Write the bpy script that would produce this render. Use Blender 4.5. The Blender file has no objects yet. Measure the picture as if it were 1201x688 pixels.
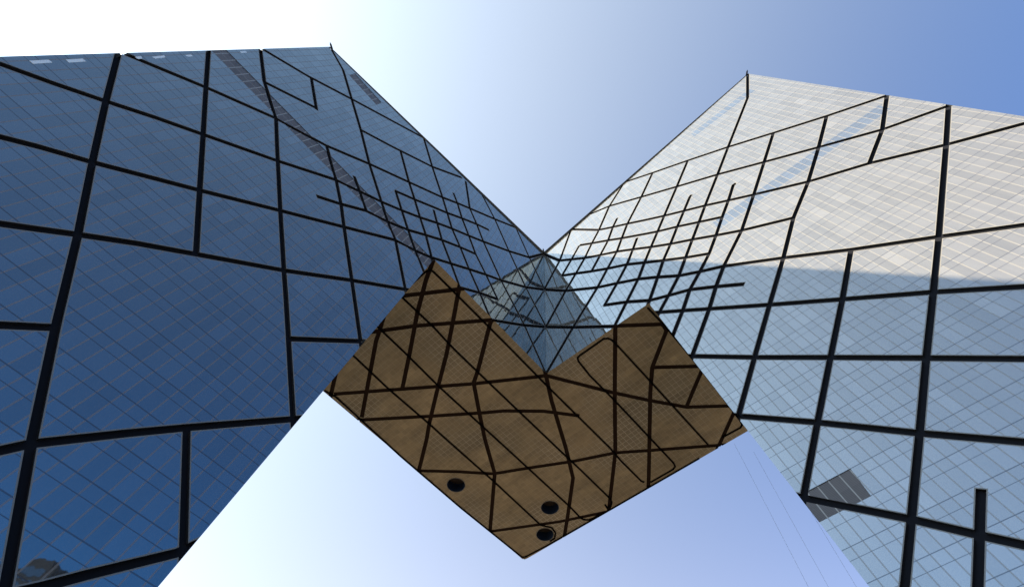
import bpy, bmesh, math, random
from mathutils import Vector, Matrix
from mathutils.geometry import delaunay_2d_cdt
random.seed(7)
R = math.radians
S = bpy.context.scene

# ---------------------------------------------------------------- camera
PW, PH, FPX = 1201.0, 688.0, 667.0
PITCH, ROLL = R(65.3), R(2.0)
CAM = Vector((0, 0, 1.6))
fw = Vector((0, math.cos(PITCH), math.sin(PITCH)))
rt0 = Vector((1, 0, 0)); up0 = rt0.cross(fw)
rt = math.cos(ROLL) * rt0 + math.sin(ROLL) * up0
up = -math.sin(ROLL) * rt0 + math.cos(ROLL) * up0
cd = bpy.data.cameras.new('camera'); cam = bpy.data.objects.new('camera', cd)
S.collection.objects.link(cam); S.camera = cam
cd.sensor_width = 36.0; cd.sensor_fit = 'HORIZONTAL'; cd.lens = FPX / PW * 36.0
cd.clip_start = 0.1; cd.clip_end = 8000
M = Matrix((rt, up, -fw)).transposed().to_4x4(); M.translation = CAM
cam.matrix_world = M

# ---------------------------------------------------------------- light
SUN_EL, SUN_AZ = R(38.3), R(-98.9)          # azimuth from +Y, clockwise
sd = Vector((math.cos(SUN_EL) * math.sin(SUN_AZ), math.cos(SUN_EL) * math.cos(SUN_AZ), math.sin(SUN_EL)))
w = bpy.data.worlds.new('World'); S.world = w; w.use_nodes = True
nt = w.node_tree; nt.nodes.clear()
sky = nt.nodes.new('ShaderNodeTexSky'); sky.sky_type = 'NISHITA'; sky.sun_disc = False
sky.sun_elevation = SUN_EL; sky.sun_rotation = SUN_AZ
sky.air_density = 1.0; sky.dust_density = 0.9; sky.ozone_density = 4.0; sky.altitude = 50
bg = nt.nodes.new('ShaderNodeBackground'); bg.inputs['Strength'].default_value = 0.06
wo = nt.nodes.new('ShaderNodeOutputWorld')
def wmath(op, x, y):
    m = nt.nodes.new('ShaderNodeMath'); m.operation = op
    for i, v in enumerate((x, y)):
        if hasattr(v, 'is_linked'): nt.links.new(v, m.inputs[i])
        else: m.inputs[i].default_value = v
    return m.outputs[0]
def wvec(op, x, y):
    m = nt.nodes.new('ShaderNodeVectorMath'); m.operation = op
    for i, v in enumerate((x, y)):
        if hasattr(v, 'is_linked'): nt.links.new(v, m.inputs[i])
        else: m.inputs[i].default_value = v
    return m
# thin summer haze in the sky: a wide bright aureole round the sun and a pale horizon
tc = nt.nodes.new('ShaderNodeTexCoord')
dt = wvec('DOT_PRODUCT', tc.outputs['Generated'], tuple(sd)).outputs['Value']
half = wmath('MULTIPLY_ADD', dt, 0.5); half.node.inputs[2].default_value = 0.5
glow = wmath('MULTIPLY', wmath('POWER', half, 3.0), 4.35); core_ = wmath('MULTIPLY', wmath('POWER', half, 18.0), 2.8)
sx = nt.nodes.new('ShaderNodeSeparateXYZ'); nt.links.new(tc.outputs['Generated'], sx.inputs[0])
low = wmath('POWER', wmath('SUBTRACT', 1.0, wmath('ABSOLUTE', sx.outputs[2], 0.0)), 2.0)
fr_ = wvec('DOT_PRODUCT', tc.outputs['Generated'], (-0.34, 0.94, 0.0)).outputs['Value']
side = wmath('POWER', wmath('MAXIMUM', wmath('MULTIPLY_ADD', fr_, 0.5), 0.0), 2.0); side.node.inputs[0].links[0].from_node.inputs[0].links[0].from_node.inputs[2].default_value = 0.5
hz = wmath('MULTIPLY', wmath('MULTIPLY', low, side), 9.0)
gs = wvec('SCALE', (0.98, 0.90, 0.44), (0, 0, 0)); nt.links.new(glow, gs.inputs['Scale'])
hs_ = wvec('SCALE', (1.0, 0.74, 0.25), (0, 0, 0)); nt.links.new(hz, hs_.inputs['Scale'])
cs_ = wvec('SCALE', (0.95, 0.98, 1.0), (0, 0, 0)); nt.links.new(core_, cs_.inputs['Scale'])
base = wvec('MULTIPLY', sky.outputs[0], (0.25, 0.72, 1.16)).outputs[0]
base = wvec('ADD', wvec('ADD', base, hs_.outputs[0]).outputs[0], cs_.outputs[0]).outputs[0]
nt.links.new(wvec('ADD', base, gs.outputs[0]).outputs[0], bg.inputs[0]); nt.links.new(bg.outputs[0], wo.inputs[0])
sl = bpy.data.lights.new('sun', 'SUN'); sl.energy = 5.0; sl.angle = R(0.53); sl.color = (1.0, 0.88, 0.68)
so = bpy.data.objects.new('sun', sl); S.collection.objects.link(so)
so.rotation_euler = sd.to_track_quat('Z', 'Y').to_euler(); so.location = (-300, -60, 400)
vs = S.view_settings
S.display_settings.display_device = 'sRGB'
vs.view_transform = 'Standard'; vs.look = 'None'; vs.gamma = 1.0; vs.use_curve_mapping = False
vs.exposure = 2.0
S.cycles.max_bounces = 8; S.cycles.glossy_bounces = 5; S.cycles.diffuse_bounces = 3

# ---------------------------------------------------------------- the frame of the building
HS = 144.0                                   # height of the soffit
def ray(p):
    return fw + rt * ((p[0] - 600.5) / FPX) - up * ((p[1] - 344.0) / FPX)
def on_level(p, z=HS):
    d = ray(p); return CAM + d * ((z - CAM.z) / d.z)
def nrm(v): return v.normalized()
# corners of the L-shaped soffit: A inner end at the left tower, I inner corner, B inner end at the right tower, O outer corner
A, I, B, O = [on_level(p) for p in ((509, 304), (640.8, 437.8), (761, 355.5), (614.5, 656.5))]
eL, eR = nrm(I - A), nrm(I - B)
def edge_plane(a, b): return ray(a).cross(ray(b))
dL = edge_plane((185, 688), (509, 304)).cross(edge_plane((0, 66.5), (387, 55))); dL /= dL.z      # lean of the left tower
dR = edge_plane((1022, 688), (875.6, 500.8)).cross(edge_plane((1201, 136.5), (877.3, 86.5))); dR /= dR.z

class Plane:
    def __init__(s, p, n): s.p, s.n = p.copy(), nrm(n)
    def hit(s, px):
        d = ray(px); return CAM + d * ((s.p - CAM).dot(s.n) / d.dot(s.n))
    def off(s, d): return Plane(s.p + s.n * d, s.n)
def meet(a, b, c):
    m = Matrix((a.n, b.n, c.n)); return m.inverted() @ Vector((a.p.dot(a.n), b.p.dot(b.n), c.p.dot(c.n)))
def out(n, p, inside): return -n if (inside - p).dot(n) > 0 else n
mid = (I + O) / 2
FL = Plane(I, out(eL.cross(dL), I, mid)); FR = Plane(I, out(eR.cross(dR), I, mid))
FLo = Plane(O, out(eL.cross(dL), O, mid)); FRo = Plane(O, out(eR.cross(dR), O, mid))
RI, RL, RR = FL.hit((637.5, 297.5)), FL.hit((387, 55)), FR.hit((877.3, 86.5))
RI = (RI + FR.hit((637.5, 297.5))) / 2
inL = A - eL * 10; inR = B - eR * 10
TL = Plane(A, out(eR.cross(dL), A, inL)); EL = Plane(RL, out(eR.cross(dL), RL, inL))
TR = Plane(B, out(eL.cross(dR), B, inR)); ER = Plane(RR, out(eL.cross(dR), RR, inR))
n = (RL - RI).cross(RR - RI); ROOF = Plane(RI, n if n.z > 0 else -n)
GROUND = Plane(Vector((0, 0, 0)), Vector((0, 0, -1))); SOFF = Plane(I, Vector((0, 0, -1)))

# ---------------------------------------------------------------- materials
def mat(name):
    m = bpy.data.materials.new(name); m.use_nodes = True
    t = m.node_tree; t.nodes.clear(); o = t.nodes.new('ShaderNodeOutputMaterial'); return m, t, o
class N:
    def __init__(s, t): s.t = t
    def __call__(s, kind, **kw):
        n = s.t.nodes.new('ShaderNode' + kind)
        for k, v in kw.items(): setattr(n, k, v)
        return n
    def link(s, a, b): s.t.links.new(a, b)
    def put(s, x, sock):
        if hasattr(x, 'is_linked'): s.t.links.new(x, sock)
        else: sock.default_value = x
    def math(s, op, a, b=0.0, c=0.0):
        n = s('Math', operation=op); s.put(a, n.inputs[0]); s.put(b, n.inputs[1]); s.put(c, n.inputs[2]); return n.outputs[0]
    def mix(s, f, a, b):
        n = s('Mix', data_type='RGBA'); s.put(f, n.inputs[0]); s.put(a, n.inputs[6]); s.put(b, n.inputs[7]); return n.outputs[2]
    def line(s, x, half):            # 1 on a thin line wherever x is whole
        f = s.math('FRACT', x); g = s.math('SUBTRACT', 1.0, f); d = s.math('MINIMUM', f, g)
        return s.math('LESS_THAN', d, half)
def rgb(r, g, b): return (r, g, b, 1)
def plain(name, col, rough=0.5, metal=0.0, noise=0.0, scale=1.0, spec=0.5):
    m, t, o = mat(name); k = N(t); p = k('BsdfPrincipled')
    p.inputs['Roughness'].default_value = rough; p.inputs['Metallic'].default_value = metal
    p.inputs['Specular IOR Level'].default_value = spec
    if noise:
        g = k('NewGeometry'); nz = k('TexNoise'); nz.inputs['Scale'].default_value = scale; nz.inputs['Detail'].default_value = 6
        k.link(g.outputs['Position'], nz.inputs['Vector'])
        f = k.math('MULTIPLY_ADD', nz.outputs[0], 2 * noise, 1 - noise)
        v = k('VectorMath', operation='SCALE'); v.inputs[0].default_value = col; k.link(f, v.inputs['Scale'])
        k.link(v.outputs[0], p.inputs['Base Color'])
    else: p.inputs['Base Color'].default_value = rgb(*col)
    k.link(p.outputs[0], o.inputs[0]); return m

def glass_wall(name, frit=(0.10, 0.10, 0.096), tint=(0.78, 0.90, 1.0), f0=0.165, mull=(0.20, 0.185, 0.165),
               joint=(0.05, 0.05, 0.06), mw=0.045, jw=0.013, tilt=0.010, second=True, rough=0.02, sheen=0.0, refl_tone=None):
    m, t, o = mat(name); k = N(t)
    uv = k('UVMap'); sep = k('SeparateXYZ'); k.link(uv.outputs[0], sep.inputs[0])
    U, V = sep.outputs[0], sep.outputs[1]
    fu, fv = k.math('FLOOR', U), k.math('FLOOR', V)
    c = k('CombineXYZ'); k.link(fu, c.inputs[0]); k.link(fv, c.inputs[1])
    wn = k('TexWhiteNoise', noise_dimensions='3D'); k.link(c.outputs[0], wn.inputs['Vector'])
    # soft dirt over many panes, streaks down the fins
    sc = k('VectorMath', operation='MULTIPLY'); k.link(uv.outputs[0], sc.inputs[0]); sc.inputs[1].default_value = (0.9, 0.12, 1)
    nz = k('TexNoise'); nz.inputs['Scale'].default_value = 1.0; nz.inputs['Detail'].default_value = 5; k.link(sc.outputs[0], nz.inputs['Vector'])
    var = k.math('ADD', k.math('MULTIPLY', wn.outputs['Value'], 0.22), k.math('MULTIPLY', nz.outputs[0], 0.5))
    var = k.math('ADD', var, 0.64)
    var = k.math('ADD', var, k.math('MULTIPLY', k.math('GREATER_THAN', wn.outputs['Value'], 0.972), 0.16))
    vs_ = k('VectorMath', operation='SCALE'); vs_.inputs[0].default_value = frit; k.link(var, vs_.inputs['Scale'])
    fritc = vs_.outputs[0]
    if refl_tone:                                   # broad streaks and greyer patches, painted as reflections of the ground
        s2 = k('VectorMath', operation='MULTIPLY'); k.link(uv.outputs[0], s2.inputs[0]); s2.inputs[1].default_value = (0.30, 0.075, 1)
        a1 = k('TexNoise'); a1.inputs['Scale'].default_value = 1.0; a1.inputs['Detail'].default_value = 8; a1.inputs['Roughness'].default_value = 0.65; k.link(s2.outputs[0], a1.inputs['Vector'])
        a2 = k('TexNoise'); a2.inputs['Scale'].default_value = 0.07; a2.inputs['Detail'].default_value = 3; k.link(uv.outputs[0], a2.inputs['Vector'])
        q1 = k.math('MULTIPLY_ADD', a1.outputs[0], 2.2, -0.12)
        m1 = k('VectorMath', operation='SCALE'); k.link(fritc, m1.inputs[0]); k.link(q1, m1.inputs['Scale'])
        ff = k('MapRange'); ff.inputs[1].default_value = 0.45; ff.inputs[2].default_value = 0.62; k.link(a2.outputs[0], ff.inputs[0])
        s3 = k('VectorMath', operation='SCALE'); s3.inputs[0].default_value = refl_tone; k.link(k.math('MULTIPLY_ADD', a1.outputs[0], 1.6, 0.2), s3.inputs['Scale'])
        fritc = k.mix(ff.outputs[0], m1.outputs[0], s3.outputs[0])
    ml = k.line(U, mw); j1 = k.line(V, jw)
    if second: j1 = k.math('MAXIMUM', j1, k.line(k.math('ADD', V, 0.34), jw * 0.7))
    lines = k.math('MAXIMUM', ml, j1)
    if refl_tone:
        seen = k.math('MULTIPLY_ADD', ff.outputs[0], 0.75, 0.25)
        ml, j1 = k.math('MULTIPLY', ml, seen), k.math('MULTIPLY', j1, seen)
    col = k.mix(ml, fritc, rgb(*mull)); col = k.mix(j1, col, rgb(*joint))
    dif = k('BsdfDiffuse'); k.link(col, dif.inputs[0])
    # each pane sits a hair off true, and the big sheets are slightly wavy
    geo = k('NewGeometry')
    sub = k('VectorMath', operation='SUBTRACT'); k.link(wn.outputs['Color'], sub.inputs[0]); sub.inputs[1].default_value = (0.5, 0.5, 0.5)
    scl = k('VectorMath', operation='SCALE'); k.link(sub.outputs[0], scl.inputs[0]); scl.inputs['Scale'].default_value = tilt
    n2 = k('TexNoise'); n2.inputs['Scale'].default_value = 1.7; n2.inputs['Detail'].default_value = 2; k.link(uv.outputs[0], n2.inputs['Vector'])
    sb2 = k('VectorMath', operation='SUBTRACT'); k.link(n2.outputs[1], sb2.inputs[0]); sb2.inputs[1].default_value = (0.5, 0.5, 0.5)
    sc2 = k('VectorMath', operation='SCALE'); k.link(sb2.outputs[0], sc2.inputs[0]); sc2.inputs['Scale'].default_value = tilt * 1.2
    ad = k('VectorMath', operation='ADD'); k.link(geo.outputs['Normal'], ad.inputs[0]); k.link(scl.outputs[0], ad.inputs[1])
    ad2 = k('VectorMath', operation='ADD'); k.link(ad.outputs[0], ad2.inputs[0]); k.link(sc2.outputs[0], ad2.inputs[1])
    nn = k('VectorMath', operation='NORMALIZE'); k.link(ad2.outputs[0], nn.inputs[0])
    gl = k('BsdfGlossy'); gl.inputs['Color'].default_value = rgb(*tint); gl.inputs['Roughness'].default_value = rough
    k.link(nn.outputs[0], gl.inputs['Normal'])
    lw = k('LayerWeight'); lw.inputs['Blend'].default_value = 0.5
    f = k.math('MULTIPLY_ADD', k.math('POWER', lw.outputs['Facing'], 3.0), 1 - f0, f0)
    f = k.math('MULTIPLY', f, k.math('MULTIPLY_ADD', wn.outputs['Value'], 0.12, 0.94))
    f = k.math('MULTIPLY', f, k.math('SUBTRACT', 1.0, k.math('MULTIPLY', lines, 0.55)))
    base = dif.outputs[0]
    if sheen:
        g2 = k('BsdfGlossy'); g2.inputs['Color'].default_value = rgb(0.9, 0.9, 0.88); g2.inputs['Roughness'].default_value = 0.55
        mx0 = k('MixShader'); mx0.inputs[0].default_value = sheen; k.link(base, mx0.inputs[1]); k.link(g2.outputs[0], mx0.inputs[2]); base = mx0.outputs[0]
    mx = k('MixShader'); k.link(f, mx.inputs[0]); k.link(base, mx.inputs[1]); k.link(gl.outputs[0], mx.inputs[2])
    k.link(mx.outputs[0], o.inputs[0]); return m

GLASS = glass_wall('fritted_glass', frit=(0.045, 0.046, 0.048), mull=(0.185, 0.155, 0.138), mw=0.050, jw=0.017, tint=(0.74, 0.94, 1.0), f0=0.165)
GLASS_SUNLIT = glass_wall('sunlit_fritted_glass', frit=(0.150, 0.134, 0.108), mull=(0.225, 0.207, 0.182), mw=0.055, tint=(0.84, 0.94, 1.0), f0=0.21)  # same glass as the left tower, frit paled to imitate catching the sun
CLEAR = glass_wall('clear_blue_glass', frit=(0.085, 0.092, 0.10), mull=(0.215, 0.198, 0.175), mw=0.055, f0=0.22)
SOFFIT = glass_wall('soffit_glass', frit=(0.252, 0.190, 0.108), tint=(0.85, 0.72, 0.55), f0=0.14, mull=(0.50, 0.44, 0.36),
                    joint=(0.50, 0.44, 0.36), mw=0.035, jw=0.035, tilt=0.02, second=False, rough=0.12, refl_tone=(0.185, 0.150, 0.100))
def matt(name, col):
    m, t, o = mat(name); k = N(t); d = k('BsdfDiffuse'); d.inputs[0].default_value = rgb(*col); k.link(d.outputs[0], o.inputs[0]); return m
STEEL = matt('dark_steel', (0.015, 0.0155, 0.019))
BRONZE = matt('bronze_channel', (0.034, 0.020, 0.015))
BLACK = matt('black_rail', (0.006, 0.005, 0.005))
TRIM = plain('pane_frame', (0.20, 0.19, 0.175), 0.45, 0.0, 0.1, 0.5, 0.3)
RIM = plain('aluminium_edge', (0.035, 0.035, 0.038), 0.5, 0.0, 0.0, 1.0, 0.2)
CORE = plain('core_concrete', (0.10, 0.10, 0.105), 0.8, 0.0, 0.2, 0.2)
SKY_WHITE = plain('sky_white_pane', (0.80, 0.82, 0.80), 0.35, 0.0, 0.1, 0.5)  # white in place of bright sky behind clear panes
DARKWALL = plain('dark_cladding', (0.018, 0.014, 0.013), 0.5, 0.0, 0.3, 0.3, 0.2)
ROPE = plain('pale_rope', (0.34, 0.38, 0.46), 0.8)
PORT = plain('dark_blue_glazing', (0.020, 0.040, 0.090), 0.3, 0.0, 0.3, 0.5, 0.3)
PORTCAP = plain('porthole_ceiling', (0.08, 0.055, 0.04), 0.4, 0.0, 0.9, 0.5)

def louvre_mat(name, rail):
    m, t, o = mat(name); k = N(t)
    uv = k('UVMap'); sep = k('SeparateXYZ'); k.link(uv.outputs[0], sep.inputs[0]); U, V = sep.outputs[0], sep.outputs[1]
    bl = k.math('SINE', k.math('MULTIPLY', V, 2 * math.pi * 22))
    b = k.math('MULTIPLY_ADD', bl, 0.18, 0.82)
    c = k('CombineXYZ'); k.link(k.math('FLOOR', U), c.inputs[0]); k.link(k.math('FLOOR', k.math('MULTIPLY', V, 2.0)), c.inputs[1])
    wn = k('TexWhiteNoise', noise_dimensions='3D'); k.link(c.outputs[0], wn.inputs['Vector'])
    b = k.math('MULTIPLY', b, k.math('MULTIPLY_ADD', wn.outputs['Value'], 0.35, 0.8))
    s = k('VectorMath', operation='SCALE'); s.inputs[0].default_value = (0.115, 0.095, 0.088); k.link(b, s.inputs['Scale'])
    col = k.mix(k.line(U, 0.05), s.outputs[0], rgb(0.32, 0.30, 0.27))
    if rail: col = k.mix(k.line(k.math('MULTIPLY', V, 2.0), 0.03), col, rgb(0.20, 0.18, 0.16))
    p = k('BsdfPrincipled'); p.inputs['Roughness'].default_value = 0.5; k.link(col, p.inputs['Base Color'])
    k.link(p.outputs[0], o.inputs[0]); return m
LOUVRE = louvre_mat('grey_louvre_two_tier', True); LOUVRE_ONE = louvre_mat('grey_louvre', False)

# ---------------------------------------------------------------- object helpers
ROOTLOC = Vector((I.x, I.y, 0))
def empty(name, loc, label, cat):
    o = bpy.data.objects.new(name, None); S.collection.objects.link(o); o.location = loc
    o['label'] = label; o['category'] = cat; o.empty_display_size = 5; return o
def link(name, me, parent=None, label=None):
    o = bpy.data.objects.new(name, me); S.collection.objects.link(o)
    if parent:
        o.parent = parent
        if parent.type == 'EMPTY': o.matrix_parent_inverse = Matrix.Translation(-parent.location)
    if label: o['label'] = label
    return o
class MB:                                     # collects faces (world coordinates) with uv and a material slot
    def __init__(s): s.v, s.f, s.uv, s.mi, s.key = [], [], [], [], {}
    def vid(s, p):
        k = (round(p[0], 4), round(p[1], 4), round(p[2], 4))
        if k not in s.key: s.key[k] = len(s.v); s.v.append(tuple(p))
        return s.key[k]
    def face(s, pts, uvs=None, mi=0):
        ids = [s.vid(p) for p in pts]
        if len(set(ids)) < 3: return
        s.f.append(ids); s.uv.append(uvs or [(0, 0)] * len(pts)); s.mi.append(mi)
    def mesh(s, name, mats):
        me = bpy.data.meshes.new(name); me.from_pydata(s.v, [], s.f)
        for m in mats: me.materials.append(m)
        ul = me.uv_layers.new(name='UVMap'); i = 0
        for pi, poly in enumerate(me.polygons):
            poly.material_index = s.mi[pi]
            for j, li in enumerate(poly.loop_indices): ul.data[li].uv = s.uv[pi][j]
        me.validate(); me.update(); return me
def box_between(mb, a, b, wdt, hgt, upv, mi=0):
    d = nrm(b - a); sde = nrm(d.cross(upv)) * (wdt / 2); u = nrm(sde.cross(d)) * (hgt / 2)
    q = [p + x * sde + y * u for p in (a, b) for x, y in ((-1, -1), (1, -1), (1, 1), (-1, 1))]
    for f in ((0, 3, 2, 1), (4, 5, 6, 7), (0, 1, 5, 4), (1, 2, 6, 5), (2, 3, 7, 6), (3, 0, 4, 7)): mb.face([q[i] for i in f], mi=mi)

def strip_quads(pl, width, ext):              # mitred ribbon round a polyline, one quad per segment
    pl = [Vector(p) for p in pl]
    q = [pl[0]]
    for p in pl[1:]:
        if (p - q[-1]).length > 0.05: q.append(p)
    pl = q
    if len(pl) < 2: return []
    if ext[0]: pl[0] = pl[0] + (pl[0] - pl[1]).normalized() * ext[0]
    if ext[1]: pl[-1] = pl[-1] + (pl[-1] - pl[-2]).normalized() * ext[1]
    h = width / 2; L, Rr = [], []
    for i, p in enumerate(pl):
        d0 = (p - pl[i - 1]).normalized() if i else None
        d1 = (pl[i + 1] - p).normalized() if i < len(pl) - 1 else None
        if d0 is None: d0 = d1
        if d1 is None: d1 = d0
        t = (d0 + d1).normalized(); nn = Vector((-t.y, t.x)); k = h / max(0.4, nn.dot(Vector((-d1.y, d1.x))))
        L.append(p + nn * k); Rr.append(p - nn * k)
    return [[L[i], L[i + 1], Rr[i + 1], Rr[i]] for i in range(len(pl) - 1)]
def inside(poly, x, y):
    c = False; j = len(poly) - 1
    for i in range(len(poly)):
        a, b = poly[i], poly[j]
        if (a[1] > y) != (b[1] > y) and x < (b[0] - a[0]) * (y - a[1]) / (b[1] - a[1]) + a[0]: c = not c
        j = i
    return c
def seg_dist(p, a, b):
    ab = b - a; t = max(0, min(1, (p - a).dot(ab) / max(1e-9, ab.dot(ab)))); return (p - a - ab * t).length

class Face2D:
    """one planar face of the building: glass panes standing proud of a lattice of sunk channels"""
    def __init__(s, plane, origin, e, outline, cell, lean=0.0, zero=0.0):
        s.pl, s.o = plane, origin; s.e = e; v = nrm(plane.n.cross(e)); s.v = v if v.z > 0.2 or (abs(v.z) < 0.2 and v.y > 0) else -v
        s.cell, s.lean, s.zero = cell, lean, zero
        s.out = [s.to2(p) for p in outline]; s.strips, s.zones, s.frames, s.rim = [], [], [], set()
    def to2(s, p): d = p - s.o; return Vector((d.dot(s.e), d.dot(s.v)))
    trim_slot = 2
    def px(s, q): return s.to2(s.pl.hit(q))
    def at(s, q, dep=0.0): return s.o + s.e * q[0] + s.v * q[1] - s.pl.n * dep
    def uv(s, q): return ((q[0] - s.lean * q[1]) / s.cell[0], (q[1] - s.zero) / s.cell[1])
    def edge_dist(s, p): return min(seg_dist(p, s.out[i - 1], s.out[i]) for i in range(len(s.out)))
    def add_strip(s, pts, width, near=2.2, over=4.0, trim=0.0, px=None):
        ext = [over if s.edge_dist(Vector(p)) < near else 0.0 for p in (pts[0], pts[-1])]
        if px:                                # a line that leaves the picture runs on to the edge of the facade
            for i in (0, -1):
                if not (0 < px[i][0] < PW and 20 < px[i][1] < PH): ext[i] = 160.0
        s.strips += strip_quads(pts, width, ext)
        if trim: s.frames += strip_quads(pts, width + 2 * trim, [e or trim for e in ext])
    def zone(s, name, poly): s.zones.append((name, [Vector(p) for p in poly]))
    def solve(s):
        V, E = [], []
        def loop(poly):
            b = len(V); V.extend(poly); E.extend((b + i, b + (i + 1) % len(poly)) for i in range(len(poly)))
        loop(s.out)
        for q in s.strips: loop(q)
        for q in s.frames: loop(q)
        for _, z in s.zones: loop(z)
        r = delaunay_2d_cdt(V, E, [], 0, 1e-4); s.P = r[0]
        s.tri = {}
        fboxes = [(min(p[0] for p in q), max(p[0] for p in q), min(p[1] for p in q), max(p[1] for p in q), q) for q in s.frames]
        hit = lambda bs, x, y: any(bx[0] <= x <= bx[1] and bx[2] <= y <= bx[3] and inside(bx[4], x, y) for bx in bs)
        boxes = [(min(p[0] for p in q), max(p[0] for p in q), min(p[1] for p in q), max(p[1] for p in q), q) for q in s.strips]
        for f in r[2]:
            x = sum(s.P[i][0] for i in f) / 3; y = sum(s.P[i][1] for i in f) / 3
            a = s.P[f[0]]; b = s.P[f[1]]; c = s.P[f[2]]
            if abs((b - a).cross(c - a)) < 1e-6 or not inside(s.out, x, y): continue
            cls = 'glass'
            for nme, z in s.zones:
                if inside(z, x, y): cls = nme
            if cls != 'hole' and hit(boxes, x, y): cls = 'channel'
            elif cls == 'glass' and s.frames and hit(fboxes, x, y): s.rim.add(tuple(f))
            s.tri.setdefault(cls, []).append(tuple(f))
    def zone_groups(s, nm): return [k for k in s.tri if k.split(':')[0] == nm]
    def comps(s, tris):
        em = {}
        for i, t in enumerate(tris):
            for a, b in ((t[0], t[1]), (t[1], t[2]), (t[2], t[0])): em.setdefault((min(a, b), max(a, b)), []).append(i)
        adj = [[] for _ in tris]
        for l in em.values():
            if len(l) == 2: adj[l[0]].append(l[1]); adj[l[1]].append(l[0])
        seen = [False] * len(tris); res = []
        for i in range(len(tris)):
            if seen[i]: continue
            st, c = [i], []; seen[i] = True
            while st:
                j = st.pop(); c.append(tris[j])
                for q in adj[j]:
                    if not seen[q]: seen[q] = True; st.append(q)
            res.append(c)
        return res
    def fill(s, mb, tris, dep=0.0, wall=0.0, mi=0, wmi=1, keep=()):
        flip = s.e.cross(s.v).dot(s.pl.n) < 0
        solid = set()
        for t in keep:
            for a, b in ((t[0], t[1]), (t[1], t[2]), (t[2], t[0])): solid.add((min(a, b), max(a, b)))
        cnt = {}
        for t in tris:
            p = [s.P[i] for i in t]; o = list(p)
            if flip: o = o[::-1]
            mb.face([s.at(q, dep) for q in o], [s.uv(q) for q in o], s.trim_slot if t in s.rim else mi)
            for a, b in ((t[0], t[1]), (t[1], t[2]), (t[2], t[0])): cnt.setdefault((min(a, b), max(a, b)), []).append((a, b))
        if wall:
            for k, l in cnt.items():
                if len(l) == 1 and k not in solid:
                    a, b = s.P[l[0][0]], s.P[l[0][1]]
                    if s.edge_dist((a + b) / 2) < 0.02 and s.at((a + b) / 2).z < ROOF.p.z - (ROOF.n.x * (s.at((a + b) / 2).x - ROOF.p.x) + ROOF.n.y * (s.at((a + b) / 2).y - ROOF.p.y)) / ROOF.n.z - 0.1: continue   # corners butt against the next face
                    q = [s.at(a, dep), s.at(a, dep + wall), s.at(b, dep + wall), s.at(b, dep)]
                    if flip: q = q[::-1]
                    mb.face(q, None, wmi)

# ---------------------------------------------------------------- ground
def big_ground():
    m, t, o = mat('plaza_ground'); k = N(t); g = k('NewGeometry')
    n1 = k('TexNoise'); n1.inputs['Scale'].default_value = 0.016; n1.inputs['Detail'].default_value = 8; k.link(g.outputs['Position'], n1.inputs['Vector'])
    br = k('TexBrick'); br.inputs['Scale'].default_value = 0.5; k.link(g.outputs['Position'], br.inputs['Vector'])
    br.inputs['Color1'].default_value = rgb(0.088, 0.070, 0.053); br.inputs['Color2'].default_value = rgb(0.068, 0.056, 0.043); br.inputs['Mortar'].default_value = rgb(0.04, 0.034, 0.028)
    br.inputs['Mortar Size'].default_value = 0.012
    mr = k('MapRange'); mr.inputs[1].default_value = 0.42; mr.inputs[2].default_value = 0.60; k.link(n1.outputs[0], mr.inputs[0])
    col = k.mix(mr.outputs[0], br.outputs[0], rgb(0.030, 0.027, 0.023))
    p = k('BsdfPrincipled'); p.inputs['Roughness'].default_value = 0.85; k.link(col, p.inputs['Base Color']); k.link(p.outputs[0], o.inputs[0])
    mb = MB(); q = 3500
    mb.face([Vector(v) for v in ((-q, -q, 0), (q, -q, 0), (q, q, 0), (-q, q, 0))])
    ob = link('ground', mb.mesh('ground', [m])); ob['kind'] = 'structure'
big_ground()

# a plain block across the street, seen only mirrored in the left tower's lowest glass
def neighbour():
    nb = empty('office_block', (196, -128, 0), 'plain dark office block across the street, mirrored low in the left tower', 'building')
    nb.rotation_euler.z = R(18)
    def part(name, bx, m, par):
        mb = MB(); (x0, x1), (y0, y1), (z0, z1) = bx
        c = [Vector((x, y, z)) for z in (z0, z1) for x, y in ((x0, y0), (x1, y0), (x1, y1), (x0, y1))]
        for f in ((3, 2, 1, 0), (4, 5, 6, 7), (0, 1, 5, 4), (1, 2, 6, 5), (2, 3, 7, 6), (3, 0, 4, 7)): mb.face([c[i] for i in f])
        o = bpy.data.objects.new(name, mb.mesh(name, [m])); S.collection.objects.link(o); o.parent = par; return o
    part('wall', ((-22, 22), (-18, 18), (0, 126)), DARKWALL, nb)
    for i in range(24): part('window_strip', ((-20, 20), (18, 18.15), (4 + i * 5, 7 + i * 5)), PORT, nb); part('window_strip', ((-22.15, -22), (-16, 16), (4 + i * 5, 7 + i * 5)), PORT, nb)
neighbour()

# ---------------------------------------------------------------- the building
tower = empty('office_skyscraper', ROOTLOC, 'huge looped glass skyscraper, two leaning towers joined by a bent overhang with brown underside', 'skyscraper')
DEP = 0.55
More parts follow.
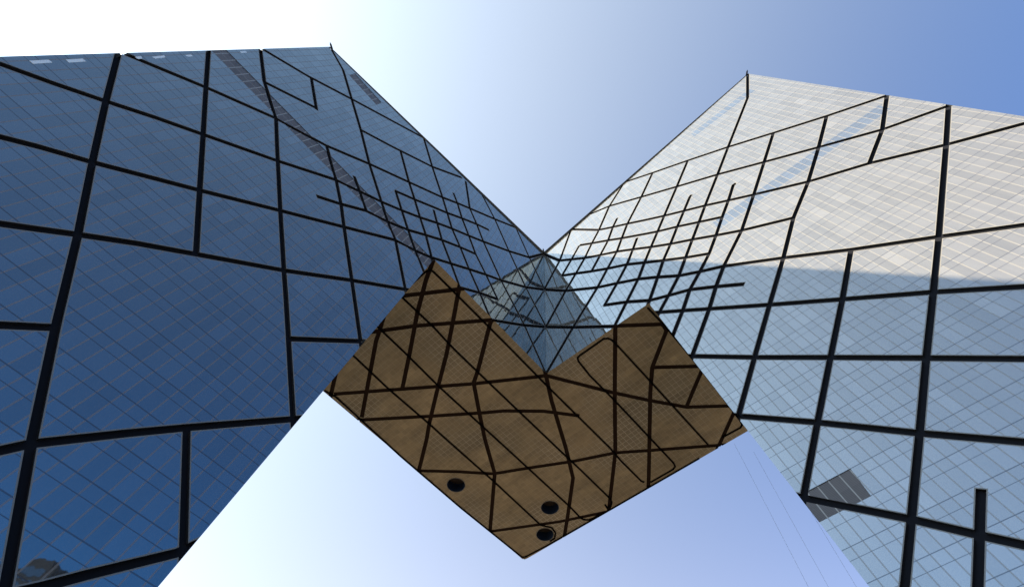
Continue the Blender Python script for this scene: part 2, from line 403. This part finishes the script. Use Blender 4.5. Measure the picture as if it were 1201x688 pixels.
# solid core behind the skins
def core():
    d = -0.62
    fl, fr, flo, fro, tl, tr, el, er, rf = [p.off(d) for p in (FL, FR, FLo, FRo, TL, TR, EL, ER, ROOF)]
    so = Plane(Vector((0, 0, HS + 5.2)), Vector((0, 0, -1)))
    mb = MB()
    for t, e, f, fo in ((tl, el, fl, flo), (tr, er, fr, fro)):
        lo = [meet(a, b, GROUND) for a, b in ((f, e), (f, t), (fo, t), (fo, e))]
        hi = [meet(a, b, so) for a, b in ((f, e), (f, t), (fo, t), (fo, e))]
        for i in range(4): mb.face([lo[i], lo[(i + 1) % 4], hi[(i + 1) % 4], hi[i]])
    lo = [meet(a, b, so) for a, b in ((fl, el), (fl, fr), (fr, er), (fro, er), (fro, flo), (flo, el))]
    hi = [meet(a, b, rf) for a, b in ((fl, el), (fl, fr), (fr, er), (fro, er), (fro, flo), (flo, el))]
    for i in range(6): mb.face([lo[i], lo[(i + 1) % 6], hi[(i + 1) % 6], hi[i]])
    for ring in (lo, hi):
        a, b, c, d_, e_, f_ = ring
        mb.face([a, b, e_, f_]); mb.face([b, c, d_, e_])
    return link('core', mb.mesh('core', [CORE]), tower)
core()

# lines of the steel lattice, traced on the two facades that face the plaza
LEFT = [
 [(144,30),(138.5,64),(124,120),(108.3,190.8),(91.8,273.5),(65.5,383),(38,514),(7.5,683.5),(-20,800)],
 [(244.5,60),(241.5,104),(238.3,158),(234.3,223),(230,298)],
 [(305.5,58.5),(310,96),(323.8,138.8),(325,172),(328.8,247),(333,317),(335,344),(338.3,396.5),(343.8,491)],
 [(219,503),(215.2,644)],
 [(365,91),(371.3,129)],
 [(387.5,56),(402.5,82.5),(412.5,116.3),(423.3,153),(433.3,192.5),(447.5,237),(455,259.5),(463.8,281),(475.2,338)],
 [(383,171),(394.2,211),(400,239.5),(403.5,266),(412.6,328),(422.8,399.5)],
 [(415.3,206.5),(422.5,225),(430,248)],
 [(470,178),(479.5,213),(486.2,233.5),(492.5,254.5),(499.5,275.7),(506.3,302)],
 [(464,224),(471.3,247),(478.6,269.7),(487.4,293.4),(497,318)],
 [(508.6,246),(512.6,261),(518.2,281),(529,309),(539.4,337)],
 [(497.3,163),(507,195.6),(519,231.5),(524.5,249.5),(530,267.7),(539.6,289.5),(550.2,315.5),(562.6,343.3),(576,375)],
 [(531.8,226.3),(536.5,238.3),(541.8,255.7),(550,276.7),(557.8,297.7),(570,322),(583.8,351)],
 [(546.2,212.5),(551,244.4),(559.2,263),(567,283.4),(587.5,328.3),(615.2,381.5),(640,437)],
 [(567,231.5),(580.2,256.7),(597,294.4),(616.5,336.5),(640.5,383)],
 [(606.3,269.8),(620.8,301.8),(638.5,338.5)],
 # shallow family
 [(-60,52),(0,75),(62.5,97.8),(123,118.5),(182.5,138),(236,157),(325,188.5),(394,211),(424,225),(447.5,236.7),(471.5,246.8),(492.8,255),(512.3,261.3),(530,268),(550.2,276.5),(567,283.2),(597,294.4),(620.8,301.8),(637,297.7)],
 [(145,62.5),(182,78),(242.5,103),(323.5,138.8),(383,171),(433.3,192.3),(479.5,213.5),(519,231.5),(536.8,238.3),(551,244.3),(580.2,256.8),(602,265.6)],
 [(463.5,223.8),(486.2,233.8),(508.8,243),(524.3,249.6),(542,256),(559.5,263),(573.6,269.8)],
 [(310,96.3),(371.3,127)],
 [(307.5,57.5),(361.3,89.5),(412.5,116.3),(493.8,160)],
 [(423.3,152.5),(460,172),(507.3,195.7),(541.5,208.3)],
 [(-60,142),(0,160.5),(45,172),(109.5,190.6),(172.5,207),(233.5,223),(329,247),(403,266),(463.3,281.4),(487.3,293.4),(506.5,302),(529,309),(550.4,315.6),(570,322),(587.5,328.5),(616.5,336.6),(638.5,339.5)],
 [(371.3,230),(398.8,239),(428.5,246.8),(455.3,259.7),(478.6,269.6),(499.4,275.6),(518,281.3),(539.6,289.7),(557.8,297.7)],
 [(-70,252),(0,262.3),(45,268.7),(91.6,275),(160,285.3),(230,298),(332.8,317),(412.6,328.6),(477,339.5)],
 [(539.5,337),(562.4,343.2),(583.8,350.8)],
 [(576,375),(612.9,381),(640.5,383.2)],
 [(-80,378),(0,381),(65.5,384)],
 [(338.5,397),(424,400)],
 [(-80,536),(0,528),(36,520),(150,507.5),(225,500.5),(344,491)],
 [(-70,730),(9,697),(52,687),(100,674),(207,648),(216,644)],
 [(-95,590),(-60,800)],
]
RIGHT = [
 [(669,271.5),(656.5,305.5),(638.7,338.5)],
 [(679.5,287.7),(670.3,304),(659,323.3)],
 [(730,217.5),(714.5,242),(702.3,270),(694,285.5),(685.7,302.7),(675.3,320.7),(663.5,340.7),(640.3,383)],
 [(724,255.5),(718.8,266.3),(713,282.3),(704,299),(693.7,318)],
 [(765,203.5),(752,231.2),(735.7,262.5),(729.2,279.5),(723.5,294.8),(712.3,315.2),(700.5,337.3),(672,383.7),(641,437)],
 [(747.3,278.7),(742.2,292.5),(735.3,310),(723.7,332),(708.7,358.3)],
 [(806.3,189),(793.5,219.5),(779,253),(771.3,271.3),(763.5,289.5),(755.8,308),(749.3,325.5),(735.2,353.5),(720.3,383)],
 [(811,228.3),(809,231),(802.3,247),(794.3,265.8),(786.3,286.2),(778,305),(771.5,324.5),(761.7,352.5)],
 [(876.8,84),(876.8,115),(854,172.3),(842,203.5),(827,241),(819.7,260.7),(812,280.8),(804,302),(796.2,323.3),(784.2,346.2),(773.3,366)],
 [(863,215),(860,217),(854.3,235),(847,254.4),(839.7,276),(831.7,297.3),(820.8,318.4),(809,339.6),(801,363.3),(790,391)],
 [(907,156),(896.2,190),(884,228.3),(869.8,270.3),(848.8,312),(839.5,336.5),(831.9,361.8),(811.5,418)],
 [(969.3,136.8),(960,173),(947.8,213.5),(930.5,255.5),(918.8,302),(902.5,357.4),(885,418.7),(866,487.5)],
 [(1040,113.5),(1034.8,152),(1019.6,191.5)],
 [(998,293),(988,350.5),(974,418.8),(959,494),(942.3,582.5)],
 [(1112.5,124),(1109.6,170),(1101,278),(1094.6,342.5),(1086.3,419.8),(1078.5,507.5),(1068.8,608.5),(1061,688),(1050,800)],
 [(1150.5,573),(1148.8,627),(1146.8,688),(1143,790)],
 # shallow family
 [(734.5,213),(765,202.8),(806.3,188.4),(854,172.4),(907.5,155.8),(970,136),(1038.5,112.8)],
 [(691,251.5),(714.7,241.6),(752,231),(793.3,219),(842,204.5),(896.2,190),(960,172.7),(1034.8,152),(1111.5,124.5)],
 [(671.5,268.9),(702.3,269.6),(718.8,266.2),(736,262.3),(758,257.7),(779,253),(802.3,247.2),(827,241),(854.3,235),(884,228.2),(948,213),(1019.6,191.5),(1109.6,169.8),(1201,145),(1300,117)],
 [(679.5,287.6),(694,285.2),(713,281.8),(729.2,279.3),(758,274),(771.3,271.4),(794.3,265.7),(819.7,260.4),(847,254.4)],
 [(640,298.8),(656.5,305.5),(670.3,304),(685.7,302.4),(704,299),(723.7,294.9),(742.2,292.3),(763.5,289.6),(786.3,286),(812,280.8),(839.7,276),(869.8,270.2),(930.5,255.4)],
 [(659,323.2),(675.3,320.6),(693.7,318),(712.3,314.9),(735.3,310),(755.8,307.8),(778,305.2),(804,302),(831.7,297.3)],
 [(639,339.5),(663.5,340.9),(700.5,337),(723.7,332),(749.3,327),(771.5,324.8),(796.2,323.3),(820.8,318.4),(848.8,312),(918.8,302.3),(997.5,292.8),(1101,277.6),(1201,263.8),(1300,250)],
 [(708.7,357.7),(735.2,353.9),(761.7,352.2),(784.2,346.4),(809,339.5),(839.5,336),(873,333)],
 [(773.3,366),(801,364),(831.9,362),(902.5,357.2),(987.8,350.8),(1094.6,342.4),(1201,336),(1300,330)],
 [(640.5,383.2),(672,383.6),(720.3,382.5)],
 [(811.5,417.4),(885,418.8),(974,418.9),(1086.3,419.6),(1201,420.6),(1300,421.5)],
 [(866.3,487.5),(959,495),(1078.5,507.6),(1201,518),(1300,527)],
 [(942.3,583),(1068.8,608.4),(1148.8,627),(1201,638.6),(1310,663)],
]
WID = 1.02
def facade_pair():
    f1 = Face2D(FL, I, eL, [meet(FL, EL, GROUND), meet(FL, TL, GROUND), A, I, RI, RL], (1.95, 5.283), 0.11, -0.63)
    for pl in LEFT: f1.add_strip([f1.px(p) for p in pl], WID, trim=0.17, px=pl)
    a, b = f1.px((124, 120)), f1.px((65.5, 383))
    for i in (1, 2, 3, 4): f1.add_strip([a + Vector((-19.0 * i, 0)), b + Vector((-19.0 * i, 0))], WID, over=0, trim=0.17, px=[(-1, 0), (-1, 0)])
    k = 0.9
    f1.zone('louvre:1', [(-150, -6.57 * k), (-52.9 * k, -6.57 * k), (-52.9 * k, -0.7 * k), (-150, -0.7 * k)])
    f1.zone('louvre:2', [(-111 * k, 51.9 * k), (-98 * k, 51.9 * k), (-98 * k, 57.4 * k), (-111 * k, 57.4 * k)])
    f2 = Face2D(FR, I, eR, [meet(FR, ER, GROUND), meet(FR, TR, GROUND), B, I, RI, RR], (1.87, 5.4), 0.104, -1.13)
    for pl in RIGHT: f2.add_strip([f2.px(p) for p in pl], 1.16, trim=0.17, px=pl)
    a, b = f2.px((1101, 278)), f2.px((1078.5, 507.5))
    for i in (1, 2, 3, 4): f2.add_strip([a + Vector((-24.0 * i, 0)), b + Vector((-24.0 * i, 0))], 1.16, over=0, trim=0.17, px=[(-1, 0), (-1, 0)])
    z0 = -1.13
    f2.zone('louvre:3', [(-58.3 * k, z0 - 14 * 5.4 - 0.1), (-40 * k, z0 - 14 * 5.4 - 0.1), (-40 * k, z0 - 13 * 5.4), (-58.3 * k, z0 - 13 * 5.4)])
    f2.zone('clear:4', [(-126 * k, 12.0 * k), (-70 * k, 12.0 * k), (-70 * k, 17.5 * k), (-126 * k, 17.5 * k)])
    f2.zone('clear:5', [(-116 * k, 82 * k), (-88 * k, 82 * k), (-88 * k, 86.5 * k), (-116 * k, 86.5 * k)])
    panes = []
    for f, lab in ((f1, 'deep blue facade in shade, crossed by a grey louvre band'), (f2, 'pale facade, sunlit above and blue in shade below')):
        f.solve()
        mb = MB(); f.fill(mb, f.tri['channel'], DEP)
        fo = link('facade', mb.mesh('facade', [STEEL]), tower, lab)
        skin = f.tri['glass'] + sum((f.tri[q] for q in f.tri if ':' in q and q.split(':')[0] == 'clear'), [])
        for nm, m in (('louvre', LOUVRE), ('clear', CLEAR)):
            if nm == 'louvre' and f is f2: m = LOUVRE_ONE
            for zi in f.zone_groups(nm):
                c = f.tri[zi]
                mb = MB(); f.fill(mb, c, 0.10 if nm == 'louvre' else 0.0, DEP - 0.1, 0, 1, [] if nm == 'louvre' else [t for t in skin if t not in set(c)])
                link('louvre_band' if nm == 'louvre' else 'clear_glass_band', mb.mesh(nm, [m, RIM]), fo)
        allg = set(f.tri['glass']); oth = [t for t in skin if t not in allg]
        for c in f.comps(f.tri['glass']):
            area = 0
            for t in c:
                q = []
                for i in t:
                    d = f.at(f.P[i]) - CAM; z = d.dot(fw)
                    if z < 1: q = None; break
                    q.append(Vector((min(1.1, max(-0.1, 0.5 + d.dot(rt) / z * FPX / PW)) * PW, min(1.1, max(-.1, 0.5 - d.dot(up) / z * FPX / PH)) * PH)))
                if q: area += abs((q[1] - q[0]).cross(q[2] - q[0])) / 2
            panes.append((area, f, fo, c, oth))
    panes.sort(key=lambda x: -x[0])
    rest = MB()
    for i, (a, f, fo, c, oth) in enumerate(panes):
        mb = MB() if i < 98 else rest
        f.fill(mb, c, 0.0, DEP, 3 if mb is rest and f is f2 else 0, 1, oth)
        if i < 98: link('glass_panel', mb.mesh('glass_panel', [GLASS if f is f1 else GLASS_SUNLIT, RIM, TRIM]), fo)
    if rest.f:
        o = link('glass_panel', rest.mesh('glass_panel', [GLASS, RIM, TRIM, GLASS_SUNLIT]), tower); o['kind'] = 'stuff'
    # white panes painting bright sky seen through the left tower's outer edge
    fo = panes[0][2] if panes[0][1] is f1 else [p for p in panes if p[1] is f1][0][2]
    for q in ([(34,71.5),(57,70.3),(61.5,73.8),(39,75.2)], [(77,70.2),(97,69),(101,72.4),(81,73.8)], [(178,66.8),(192.5,65.2),(194,67.6),(182,69.2)],
              [(158,66.9),(165.5,66.3),(167,69),(162,69.6)], [(217,64.8),(224,64.3),(226,66.3),(220,66.8)], [(281,60.6),(288,60.2),(290,62),(283,62.4)]):
        mb = MB(); p = [f1.at(f1.px(x), -0.03) for x in q]; b = [f1.at(f1.px(x), 0.0) for x in q]
        mb.face(p); [mb.face([p[i], b[i], b[(i + 1) % 4], p[(i + 1) % 4]]) for i in range(4)]
        link('sky_bright_pane', mb.mesh('sky_bright_pane', [SKY_WHITE]), fo)
facade_pair()

# the skins turned away from the plaza: same glass, plain diamond lattice
def generic(pl, e, origin, outline, lean):
    f = Face2D(pl, origin, e, outline, (1.95, 5.4), lean)
    xs = [p[0] for p in f.out]; ys = [p[1] for p in f.out]; cx = min(xs); r = 400
    for i in range(-16, 40):
        for sg in (1, -1):
            x0 = cx + i * 15.6
            f.add_strip([(x0 - sg * 200, -244 + 0), (x0 + sg * 200, 244)], WID, near=-1)
    f.solve(); mb = MB(); f.fill(mb, f.tri['channel'], DEP)
    fo = link('facade', mb.mesh('facade', [STEEL]), tower)
    mb = MB(); f.fill(mb, f.tri['glass'], 0.0, DEP)
    link('glass_skin', mb.mesh('glass_skin', [GLASS, RIM]), fo)
for t, e, f, fo, ee in ((TL, EL, FL, FLo, eR), (TR, ER, FR, FRo, eL)):
    generic(t, ee, meet(f, t, SOFF), [meet(f, t, GROUND), meet(fo, t, GROUND), meet(fo, t, SOFF), meet(f, t, SOFF)], 0.0)
    generic(e, ee, meet(f, e, SOFF), [meet(f, e, GROUND), meet(fo, e, GROUND), meet(fo, e, ROOF), meet(f, e, ROOF)], 0.0)
generic(FLo, eL, O, [meet(FLo, EL, GROUND), meet(FLo, TL, GROUND), meet(FLo, TL, SOFF), O, meet(FLo, FRo, ROOF), meet(FLo, EL, ROOF)], 0.1)
generic(FRo, eR, O, [meet(FRo, ER, GROUND), meet(FRo, TR, GROUND), meet(FRo, TR, SOFF), O, meet(FRo, FLo, ROOF), meet(FRo, ER, ROOF)], 0.1)
mb = MB(); rr = [meet(a, b, ROOF.off(-0.3)) for a, b in ((FL, EL), (FL, FR), (FR, ER), (FRo, ER), (FRo, FLo), (FLo, EL))]
inn = sum(rr, Vector()) / 6; rr = [p + (inn - p).normalized() * 1.0 for p in rr]
mb.face([rr[0], rr[1], rr[4], rr[5]]); mb.face([rr[1], rr[2], rr[3], rr[4]])
link('roof', mb.mesh('roof', [CORE]), tower)

# ---------------------------------------------------------------- underside of the overhang
BARS = [
 [(509.5,302),(507,308.4),(499.5,328.4),(489.4,366.8),(480.3,415),(472,454.5)],
 [(463,348),(471.9,346.8),(538.3,339)],
 [(538.3,339),(531.2,376.9),(523.7,415),(513.7,453.5),(503.7,495.2),(500.3,515),(491.7,549.5)],
 [(424,391),(433.5,389.4),(486.9,381.9),(577.2,375)],
 [(577.2,375),(575,378.5),(560.3,435),(555.5,448.5),(562.1,483.5),(568.8,515),(580.3,555),(575.2,616),(574.8,624)],
 [(391.7,461.8),(513.7,452.8),(556,449.6),(628.6,441.7),(640.3,440),(718.8,460),(762.7,469.4),(805.3,477),(856,475.6)],
 [(452,364),(446,385),(441,400),(424.3,489)],
 [(397,424),(394.2,435.9),(388.5,461)],
 [(426,491.9),(503.7,487.7),(568.8,483.5),(590.2,481.5),(637,481.8),(679.6,487.2)],
 [(640.3,440),(647,470.2),(663.7,525),(672.1,560.1),(665.5,606.9),(661.5,631)],
 [(492.5,551.6),(536.8,552.6),(578.6,555.1),(618.7,548.5),(672.3,540.5),(721.7,530.5),(762.7,527.7),(840,521.9)],
 [(721.7,382),(721,460),(721.7,530.2),(714.4,594.1),(713.8,600)],
 [(723,381.8),(776.9,380),(781.9,386.8),(765,430.5),(762.7,460),(761,555),(760.4,573)],
 [(765.2,430.5),(816.1,429.3),(818,429.2)],
 [(824,432),(821.5,438),(812,460),(805.3,476.5)],
 [(862,481),(845,518)],
 [(577,622.4),(656.2,611.2),(709,600.2)],
]
RAILS = [
 [(470,345),(478.6,336.8),(499,318.7),(502,317),(505.3,316.7),(509,319),(527,336.8),(563.8,373.5),(600.2,410),(642,452.6),(715.5,525),(728.4,540),(752,563.5),(755.5,565)],
 [(468,345),(508.7,383.5),(533.4,410),(575.1,450.1),(653.7,525),(678.8,548.5),(714.4,583),(717.5,588),(716.5,593),(712,595),(709.5,591)],
 [(437,377.5),(445.2,385.2),(475.2,413.6),(515.4,453.5),(566.9,500.5),(610.1,540),(668.8,594),(680.3,606),(684,608.6),(690,609),(696,607),(703,602.5)],
 [(405,408),(412.6,415),(456.9,456.8),(503.7,496.9),(523.7,515),(578.6,563.5),(634.2,615.2),(647,618),(651.5,624),(650.5,630.5),(645,634)],
 [(830.4,521),(773.5,458.6),(725.1,406),(717.6,398.5),(713,396.6),(708,397),(680,416.6),(677.4,419.2),(678.2,423),(691.7,440),(720,468.4),(790,542.5),(791.7,546.5),(789.5,549.8),(776,557.5),(763,565)],
 [(759.3,360.5),(780.2,382.3),(817,426.4),(843,459.5),(857,478),(869,494.3),(870.3,498),(868,501.2),(847,512.5)],
 [(380.5,457.8),(394,465),(470,534.5),(540,594.5),(612.2,652.7),(616,652.4),(640,640),(700,606),(760,571.5),(820,537)],
]
PORTS = [(534.8, 568.2), (645, 594.7), (639.2, 626.2)]
def soffit():
    d1 = nrm(O - meet(FLo, TL, SOFF)); d2 = nrm(O - meet(FRo, TR, SOFF)); r = 1.6
    rnd = []
    a, b = O - d2 * r, O - d1 * r
    for i in range(6):
        t = i / 5; rnd.append(a * (1 - t) ** 2 + O * 2 * t * (1 - t) + b * t * t)
    e1 = meet(FLo, TL, SOFF) - eL * 0.3; e2 = meet(FRo, TR, SOFF) - eR * 0.3
    f = Face2D(SOFF, I, eL, [A - eL * 0.3, I, B - eR * 0.3, e2] + rnd + [e1], (1.6, 1.6))
    f.v = Vector((-eL.y, eL.x, 0)); f.out = [f.to2(p) for p in [A - eL * 0.3, I, B - eR * 0.3, e2] + rnd + [e1]]
    for pl in BARS: f.add_strip([f.px(p) for p in pl], 1.24, near=1.6, over=3.0)
    cs = [f.px(p) for p in PORTS]; PR = 2.95
    for c in cs: f.zone('hole', [(c.x + PR * math.cos(2 * math.pi * i / 40), c.y + PR * math.sin(2 * math.pi * i / 40)) for i in range(40)])
    f.solve()
    mb = MB(); f.fill(mb, f.tri['channel'], 0.3)
    so_ = link('soffit', mb.mesh('soffit', [BRONZE]), tower)
    for c in f.comps(f.tri['glass']):
        mb = MB(); f.fill(mb, c, 0.0, 0.3)
        link('soffit_panel', mb.mesh('soffit_panel', [SOFFIT, BRONZE]), so_)
    n_ = 40
    for c in cs:
        mb = MB()
        def ring(rad, z): return [Vector((f.at(c).x, f.at(c).y, 0)) + Vector((rad * math.cos(2 * math.pi * i / n_), rad * math.sin(2 * math.pi * i / n_), z)) for i in range(n_)]
        prof = [(PR + 0.12, HS + 0.01), (PR + 0.12, HS - 0.06), (PR - 0.02, HS - 0.06), (PR - 0.02, HS + 3.6)]
        for (r0, z0), (r1, z1), mi in zip(prof, prof[1:], (0, 0, 1)):
            q0, q1 = ring(r0, z0), ring(r1, z1)
            for i in range(n_): mb.face([q0[i], q0[(i + 1) % n_], q1[(i + 1) % n_], q1[i]], mi=mi)
        mb.face(ring(PR - 0.02, HS + 3.6), mi=2)
        link('porthole', mb.mesh('porthole', [TRIM, PORT, PORTCAP]), so_)
    for pl in RAILS:
        p2 = [f.px(p) for p in pl]; mb = MB()
        for q in strip_quads(p2, 0.54, (0, 0)):
            a_ = [f.at(x, -0.16) for x in q]; b_ = [f.at(x, -0.01) for x in q]
            mb.face(a_); [mb.face([a_[i], b_[i], b_[(i + 1) % 4], a_[(i + 1) % 4]]) for i in range(4)]
        link('cleaning_rail', mb.mesh('cleaning_rail', [BLACK]), so_)
soffit()

# ---------------------------------------------------------------- slanting lightning rods on the roof corners
def tube(mb, a, b, r0, r1, nseg=10, mi=0):
    d = nrm(b - a); x = nrm(d.orthogonal()); y = d.cross(x)
    q = [[p + (x * math.cos(2 * math.pi * i / nseg) + y * math.sin(2 * math.pi * i / nseg)) * r for i in range(nseg)] for p, r in ((a, r0), (b, r1))]
    for i in range(nseg): mb.face([q[0][i], q[0][(i + 1) % nseg], q[1][(i + 1) % nseg], q[1][i]], mi=mi)
    mb.face(q[1], mi=mi); mb.face(q[0][::-1], mi=mi)
for p, tip in ((RL, FL.hit((385.4, 49.5))), (RI, FL.hit((637.0, 293.5))), (RR, FR.hit((878.0, 82.0)))):
    mb = MB(); c = p + (inn - p).normalized() * 0.6; d = tip - p; m_ = c + d * 0.75
    tube(mb, c - d * 0.2, m_, 0.34, 0.30); tube(mb, m_, c + d * 1.1, 0.22, 0.14)
    link('lightning_rod', mb.mesh('lightning_rod', [STEEL]), tower)

# ---------------------------------------------------------------- ropes hanging below the far edge of the overhang
for px, lab in (((861, 517), 'thin pale rope hanging in the sky, the one farthest from the right tower'),
                ((884, 527), 'thin pale rope hanging between two others beside the right tower'),
                ((906, 522), 'thin pale rope hanging in the sky closest to the right tower edge')):
    c = on_level(px) + Vector((0.4, 1.2, 0)); mb = MB(); o = Vector((c.x, c.y, 0))
    tube(mb, o + Vector((0, 0, 1.0)), o + Vector((0, 0, HS + 0.5)), 0.03, 0.03, 6)
    me = mb.mesh('hanging_rope', [ROPE]); me.transform(Matrix.Translation(-o))
    r_ = link('hanging_rope', me); r_.location = o
    r_['label'] = lab; r_['category'] = 'rope'; r_['group'] = 'ropes hanging below the overhang'
